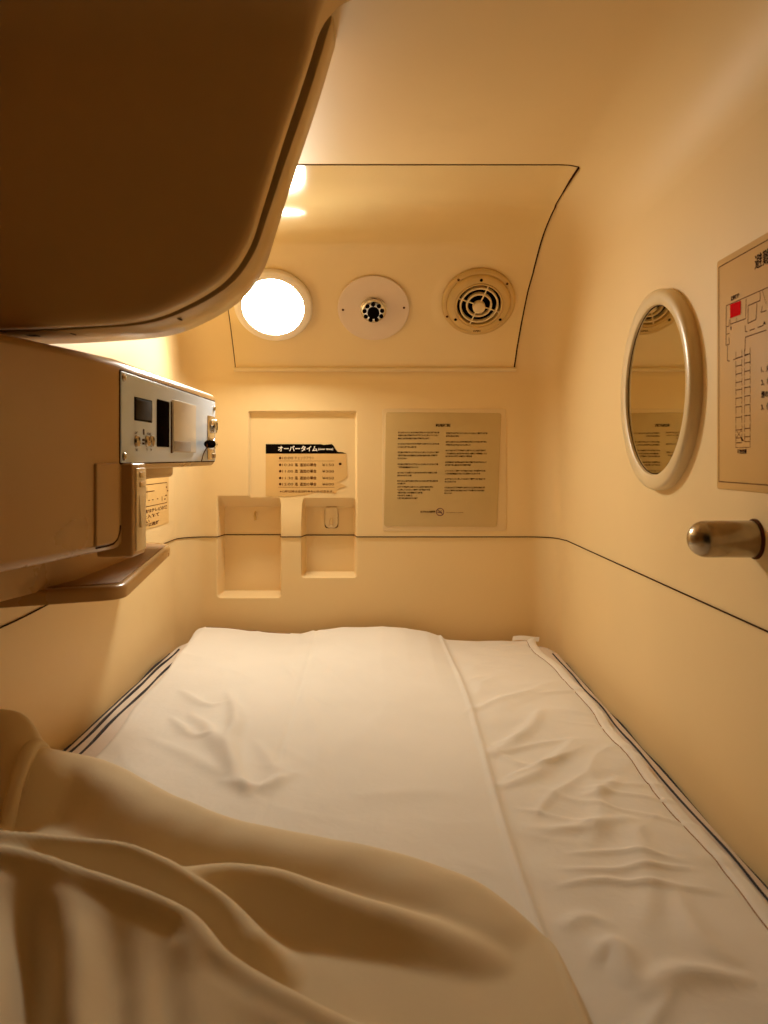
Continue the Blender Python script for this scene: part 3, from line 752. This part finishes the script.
# rim
s = Soup(); loops2 = [(.02, YH+.0275), (.004, YH+.0260), (-.001, YH+.0265), (-.003, YH+.031), (-.003, YH2-.008), (-.001, YH2-.003), (.008, YH2), (.035, YH2+.003)]
vs = []
c_rim = cc
tipz = (VY-36)*YH2/F
for d, Y in loops2:
    for i, (a, b) in enumerate(off(d)):
        vs.append(Vector((a, Y if Y > YH+.045 else Y+jw(i)-.026, min(b, ZTOP))))
fs = [[k*n+i, k*n+i+1, (k+1)*n+i+1, (k+1)*n+i] for k in range(len(loops2)-1) for i in range(n-1)]
base = (len(loops2)-1)*n
for i in range(n): vs.append(Vector((XL, YH2+.003, vs[base+i].z)))
for i in range(n-1): fs.append([base+i, base+i+1, base+n+i+1, base+n+i])
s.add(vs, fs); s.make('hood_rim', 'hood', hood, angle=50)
# chips along the lower rim
for px, py, w, h in ((28, 333, .007, .0035), (33, 336, .004, .002), (70, 330.5, .003, .0018), (178, 326, .003, .0016)):
    a = (px-VX)*(YH+.03)/F
    i = min(range(n), key=lambda k: abs(cc[k][0]-a)); zz = cc[i][1]-.0036; s = Soup()
    s.add([Vector((a-w, YH+.035, zz)), Vector((a+w*.3, YH+.033, zz)), Vector((a+w, YH+.042, zz)), Vector((a+w*.2, YH+.05, zz)), Vector((a-w*.7, YH+.048, zz))], [[0, 1, 2, 3, 4]])
    s.make('paint_chip', 'gap', hood, smooth=False)

# ------------------------------------------------------------------ bed: mattress, sheet, duvet
YM0, YM1 = .02, 2.105
mp_ = [(-.552, -.645), (-.556, -.62), (-.557, -.540), (-.556, -.521), (-.549, -.509), (-.532, -.501), (-.508, -.497), (-.480, -.496), (-.3, -.503), (0, -.505), (.25, -.507), (.40, -.508), (.428, -.509), (.450, -.513), (.466, -.522), (.476, -.536), (.480, -.555), (.480, -.62), (.476, -.645)]
mpc = catmull([(a, b, 0) for a, b in mp_], 90)
mat_ = thing('futon_mattress', 'futon mattress with dark striped edges filling the pod under the sheet', 'mattress', (0, 1.06, ZF))
s = Soup(); rows = []
ys = [YM0+(YM1-YM0)*k/60 for k in range(61)]
for k, Y in enumerate(ys):
    e = min(1, (Y-YM0)/.03, (YM1-Y)/.03); e = math.sqrt(max(0, 1-(1-e)**2))*.03-.03
    cr = max(0, Y-(YB-.105)); ins = .10-math.sqrt(max(0, .01-cr*cr))
    rows.append([(p.x-(1 if p.x > 0 else -1)*ins*min(1, abs(p.x)/.4)*1.0+e*.3*p.x, Y, p.y+e*.5) for p in mpc])
s.grid(rows); s.add(rows[0], [list(range(len(mpc)))]); s.add(rows[-1], [list(range(len(mpc)))[::-1]])
s.make('mattress_body', 'mattress', mat_)
def stripe(x, z, r, ph):
    s = Soup()
    s.tube([(x+.0016*math.sin(Y*23+ph)+.0015*math.sin(Y*9+ph*2), Y, z+.001*math.sin(Y*31+ph)) for Y in [YM0+.02+(YM1-YM0-.13)*k/140 for k in range(141)]], r, 8)
    s.make('piping', 'navy', mat_)
for x, z, r, ph in ((-.5500, -.5100, .0028, 0), (-.528, -.4995, .0030, 1.), (-.504, -.4962, .0030, 2.2), (.4455, -.5105, .0016, 3.), (.4768, -.535, .0018, 4.)): stripe(x, z, r, ph)

ridges = []                                # sheet wrinkles: polyline in plan, height, width
def rid(pxs, h, w, z=-.483):
    pts = []
    for px, py in pxs:
        Y = -z*F/(py-VY); pts.append(((px-VX)*Y/F, Y))
    ridges.append((pts, h, w))
rid([(228, 690), (236, 715), (229, 745), (242, 780)], .013, .015)
rid([(180, 690), (205, 705), (230, 700)], .006, .012)
rid([(190, 712), (225, 755), (250, 800)], .012, .016)
rid([(300, 690), (320, 740), (312, 800)], .004, .018)
rid([(215, 780), (260, 790), (300, 770)], .006, .013)
rid([(170, 715), (190, 735), (215, 738)], .006, .010)
rid([(255, 740), (275, 770), (268, 800)], .007, .013)
rid([(150, 735), (200, 760), (260, 800)], .004, .016)
rid([(460, 715), (510, 695), (550, 685)], .005, .012)
rid([(480, 760), (520, 735), (545, 705)], .007, .014)
rid([(490, 790), (540, 770), (575, 735)], .007, .015)
rid([(475, 740), (520, 762), (560, 760)], .004, .010)
rid([(560, 852), (620, 848), (690, 856)], .0035, .006)
rid([(555, 868), (620, 866), (700, 862)], .004, .006)
rid([(550, 886), (600, 876), (640, 880), (720, 882)], .0045, .006)
rid([(600, 800), (640, 830), (650, 870), (640, 930)], .006, .018)
rid([(590, 760), (600, 810), (585, 850)], .005, .016)
rid([(670, 880), (700, 930), (745, 960)], .006, .016)
rid([(590, 960), (615, 945), (640, 990)], .008, .014)
rid([(640, 1000), (690, 970), (760, 975)], .007, .016)
rid([(560, 930), (590, 915), (620, 930)], .004, .012)
rid([(540, 830), (590, 822), (640, 812)], .004, .012)
rid([(330, 760), (370, 730), (390, 700)], .0018, .02)
rid([(350, 800), (420, 790), (470, 800)], .0022, .02)
rid([(620, 770), (600, 790), (575, 790)], .005, .012)
def segdist(x, y, pts):
    best, bt, m_ = 9, 0, len(pts)-1
    for k in range(m_):
        (ax, ay), (bx_, by_) = pts[k], pts[k+1]
        dx, dy = bx_-ax, by_-ay; L = dx*dx+dy*dy
        t = max(0, min(1, ((x-ax)*dx+(y-ay)*dy)/L)) if L else 0
        d = math.hypot(x-ax-t*dx, y-ay-t*dy)
        if d < best: best, bt = d, (k+t)/m_
    return best, bt
def smooth2(pts, n): return [(v.x, v.y) for v in catmull([(a, b, 0) for a, b in pts], n)]
ridges = [(smooth2(p_, 9) if len(p_) > 2 else p_, h, w) for p_, h, w in ridges]
rb = [(min(p[0] for p in r[0])-3*r[2], max(p[0] for p in r[0])+3*r[2], min(p[1] for p in r[0])-3*r[2], max(p[1] for p in r[0])+3*r[2]) for r in ridges]
def crease(x, y, ang, fx, fy, seed):
    """sharp-crested wrinkles running along one direction"""
    c, s_ = math.cos(ang), math.sin(ang); u = x*c+y*s_; v = -x*s_+y*c
    w_ = .25*noise.noise(Vector((u*3, v*3, seed+9)))
    q = noise.noise(Vector((u*fx, (v+w_*.15)*fy, seed)))
    return max(0, 1-abs(q)*3.2)**2*sst(-.1, .35, noise.noise(Vector((u*3.5, v*5, seed+4))))
back_z = [(-.50, -.466), (-.478, -.460), (-.42, -.463), (-.35, -.471), (-.26, -.476), (-.22, -.478), (-.11, -.463), (0, -.459), (.06, -.464), (.12, -.476), (.17, -.494), (.26, -.4985), (.36, -.497), (.43, -.496)]
def sheet_z(x, Y, Yend):
    base = interp(x, [(-.50, -.489), (-.46, -.486), (-.2, -.483), (0, -.482), (.2, -.486), (.38, -.492), (.44, -.498)])
    k = sst(1.45, Yend, Y); bz_ = interp(x, back_z)
    z = base*(1-k)+bz_*k
    # long folds where the sheet was pressed
    d = x-.165-.006*math.sin(Y*5); z += .0048*math.exp(-(d/.0042)**2)+.0045*sst(.02, -.006, d)*sst(-.10, -.004, d)
    d = x+.165+.03*(Y-1.3)*.6; z += -.0028*math.exp(-(d/.006)**2)*sst(.95, 1.25, Y)
    z += .0030*noise.noise(Vector((x*6, Y*4, 3)))+.0012*noise.noise(Vector((x*17+Y*6, Y*13-x*5, 7)))*(1.6 if x > .17 else .7)
    z += .0042*sst(.17, .21, x)*crease(x, Y, .75, 3.5, 13, 11)+.0030*sst(.17, .21, x)*crease(x, Y, -.25, 4, 17, 23)
    z += .0040*sst(.17, .10, x)*(.35+.65*sst(-.05, -.2, x))*crease(x, Y, 2.2, 3.5, 11, 31)
    xw = x+.006*noise.noise(Vector((x*12, Y*12, 41))); yw = Y+.010*noise.noise(Vector((x*11, Y*9, 47)))
    for (pts, h, w), (a, b, c, d_) in zip(ridges, rb):
        if a < x < b and c < Y < d_:
            q, f_ = segdist(xw, yw, pts); f_ = math.sin(PI*max(.02, min(.98, f_)))
            ww = w*(.55+.45*f_); z += h*f_*math.exp(-(q/ww)**2)
    return z
def sheet_left(Y): return interp(Y, [(1.0, -.462), (1.25, -.467), (1.5, -.480), (1.7, -.481), (1.9, -.490), (2.05, -.508)])+.004*math.sin(Y*7)+.003*math.sin(Y*19+1)
def sheet_right(Y): return .428+.003*math.sin(Y*9)+.0022*math.sin(Y*21+.5)-.014*sst(1.75, 2.05, Y)
bedsheet = thing('bed_sheet', 'creased white cotton sheet spread over the mattress', 'sheet', (0, 1.06, -.492))
YS0, YS1 = .06, 2.085
s = Soup(); rows = []; HEM = []
NYs, NXs = 420, 230
for i in range(NYs+1):
    Y = YS0+(YS1-YS0)*i/NYs; l, r = sheet_left(Y), sheet_right(Y); row = []
    for j in range(NXs+1):
        t = j/NXs; x = l+(r-l)*t
        z = sheet_z(x, Y, YS1)
        dr = r-x
        z += .0016*sst(.024, .018, dr)-.0022*math.exp(-((dr-.0225)/.0028)**2)
        e = min(1, (x-l)/.006, dr/.004); z -= .004*(1-max(0, e))
        yy = Y-(.010*sst(.3, .2, abs(x+.02)-.02)*0)
        row.append(Vector((x, yy, z)))
    HEM.append(min(row, key=lambda v: abs(r-v.x-.0225))+Vector((0, 0, .0004)))
    rows.append(row)
last = rows[-1]                            # the far edge folds down behind the mattress
rows.append([v+Vector((0, .005, -.004)) for v in last]); rows.append([v+Vector((0, .006, -.014)) for v in last])
s.grid(rows); s.make('sheet_cloth', 'sheet', bedsheet, angle=None)
s = Soup(); s.tube([Vector((sheet_right(v.y)-.0225, v.y, v.z)) for v in HEM[::3]], .0008, 6); s.make('hem_stitching', 'thread', bedsheet)
s = Soup(); lastp = [v+Vector((0, -.004, .0006)) for v in last if -.478 < v.x < -.245]
s.tube([v for v in lastp[::3]], .0011, 6); s.make('edge_stitching', 'thread', bedsheet)
# little turned-up tab at the far right corner
s = Soup(); tb = []
for i in range(9):
    v = i/8; tb.append([Vector((.352+.072*u/10+.004*v, 2.082+.010*v, -.497+.010*v+.002*math.sin(u*.5))) for u in range(11)])
s.grid(tb); s.make('turned_corner', 'sheet', bedsheet)

# duvet
def P3(px, py, z):
    Y = -z*F/(py-VY); return Vector(((px-VX)*Y/F, Y, z))
A_ = [P3(-70, 722, -.36), P3(-20, 710, -.358), P3(6, 708, -.358), P3(20, 722, -.365), P3(34, 744, -.385), P3(75, 753, -.405), P3(110, 766, -.415), P3(160, 795, -.422), P3(210, 816, -.426), P3(300, 836, -.432), P3(360, 848, -.436), P3(410, 862, -.440), P3(460, 882, -.445), P3(500, 914, -.452), P3(525, 945, -.460), P3(541, 978, -.468), P3(560, 1024, -.470), P3(580, 1100, -.470), P3(600, 1250, -.470)]
DR = [  # ridge polylines (3-D), width across
    (A_, .060),
    ([P3(-60, 822, -.345), P3(0, 828, -.352), P3(78, 835, -.360), P3(129, 843, -.368), P3(168, 859, -.378), P3(195, 874, -.388), P3(222, 896, -.402), P3(250, 930, -.418)], .035),
    ([P3(178, 866, -.398), P3(234, 862, -.412), P3(300, 877, -.422), P3(350, 895, -.430), P3(400, 913, -.437), P3(472, 945, -.450), P3(541, 979, -.468)], .034),
    ([P3(-70, 842, -.345), P3(10, 846, -.352), P3(98, 871, -.360), P3(156, 894, -.370), P3(187, 910, -.380), P3(211, 940, -.390), P3(242, 963, -.400), P3(300, 1000, -.415), P3(380, 1040, -.432), P3(470, 1090, -.445)], .034),
]
DRS = []
for pts, w in DR:
    c = catmull(pts, max(12, len(pts)*4)); DRS.append((c, w))
def seg3(x, y, c):
    best = (9, 0)
    for a, b in zip(c, c[1:]):
        dx, dy = b.x-a.x, b.y-a.y; L = dx*dx+dy*dy
        t = max(0, min(1, ((x-a.x)*dx+(y-a.y)*dy)/L)) if L > 0 else 0
        d = math.hypot(x-a.x-t*dx, y-a.y-t*dy)
        if d < best[0]: best = (d, a.z+(b.z-a.z)*t)
    return best
FC = [(p.x, p.y) for p in DRS[3][0]]
def duvet_z(x, y):
    zb = -.468
    acc = 0
    for k, (c, w) in enumerate(DRS):
        d, rz = seg3(x, y, c); h = max(0, rz-zb)
        acc += (h*math.exp(-(d/w)**(2 if k else 3.4)))**5
    # the broad near slope, with folds that run towards the entrance
    yf = interp(x, FC)-y; zf = interp(x, [(-.5, -.352), (-.27, -.366), (-.18, -.385), (-.09, -.41), (0, -.435), (.08, -.455)])
    q = x/max(.12, y)
    fold = -.040*math.exp(-((q+.455)/.030)**2)-.014*math.exp(-((q+.345)/.022)**2)-.010*math.exp(-((q+.275)/.02)**2)-.012*math.exp(-((q+.14)/.05)**2)+.006*math.exp(-((q+.40)/.025)**2)
    h = max(0, zf-.07*max(0, yf)+fold*sst(.01, .08, yf)-zb)*sst(-.03, .03, yf)
    acc += h**5
    z = zb+acc**.2
    z += .0035*noise.noise(Vector((x*9, y*9, 1)))+.0016*noise.noise(Vector((x*24+3, y*24, 5)))
    return z
NA = 260; Ac = catmull([Vector((p.x, p.y, 0)) for p in A_], NA)
outer = []
for i, p in enumerate(Ac):
    d = (Ac[min(i+1, NA-1)]-Ac[max(i-1, 0)]).normalized(); nrm = Vector((-d.y, d.x, 0))
    outer.append(p+nrm*(.042-.016*sst(100, 140, i*170/NA)))
NV = 190; rows = []
for i, o_ in enumerate(outer):
    u = i/(NA-1); inner = Vector((XL+.012+(o_.x-XL)*.55+.06*u, .13+.02*u, 0)); row = []
    for j in range(NV+1):
        v = (j/NV)**1.15; q = o_.lerp(inner, v); dist = (q-o_).length
        x = max(q.x, XL+.006); z = duvet_z(x, q.y)
        e = min(1, dist/(.05-.018*sst(100, 140, i*170/NA)))
        zs = sheet_z(max(-.475, min(.42, x)), q.y, YS1)+.0155
        z = zs+(max(z, zs+.006)-zs)*math.sqrt(max(0, 1-(1-e)**2))
        row.append(Vector((x, q.y, z)))
    rows.append(row)
s = Soup(); s.grid(rows)
o = s.make('duvet', 'duvet', loc=(-.2, .6, -.48), angle=None)
tag(o, 'rumpled beige duvet heaped across the near end of the bed', 'duvet')
md = o.modifiers.new('thickness', 'SOLIDIFY'); md.thickness = .010; md.offset = -1
sm = o.modifiers.new('soft', 'SMOOTH'); sm.factor = .5; sm.iterations = 9

# ------------------------------------------------------------------ lift everything so that the pod floor is at z = 0
for o in list(sc.objects):
    if o.parent is None: o.location.z += BASE_Z
cam = bpy.data.cameras.new('camera'); co = bpy.data.objects.new('camera', cam); COL.objects.link(co)
co.location = (0, 0, BASE_Z); co.rotation_euler = (PI/2, 0, 0)
cam.sensor_fit = 'VERTICAL'; cam.sensor_height = 36; cam.sensor_width = 27
cam.lens = F/1024*36; cam.shift_x = (384-VX)/1024; cam.shift_y = -(512-VY)/1024
cam.clip_start = .01
cam.dof.use_dof = True; cam.dof.focus_distance = 1.9; cam.dof.aperture_fstop = 9.
sc.camera = co
w = bpy.data.worlds.new('corridor_dark'); sc.world = w; w.use_nodes = True
w.node_tree.nodes['Background'].inputs['Color'].default_value = (.9, .62, .34, 1)
w.node_tree.nodes['Background'].inputs['Strength'].default_value = .008
sc.view_settings.view_transform = 'Standard'; sc.view_settings.look = 'None'
sc.view_settings.exposure = 0; sc.view_settings.gamma = 1
sc.view_settings.use_curve_mapping = False
sc.cycles.use_denoising = True
sc.cycles.max_bounces = 16; sc.cycles.diffuse_bounces = 12; sc.cycles.glossy_bounces = 6
sc.cycles.sample_clamp_indirect = 6
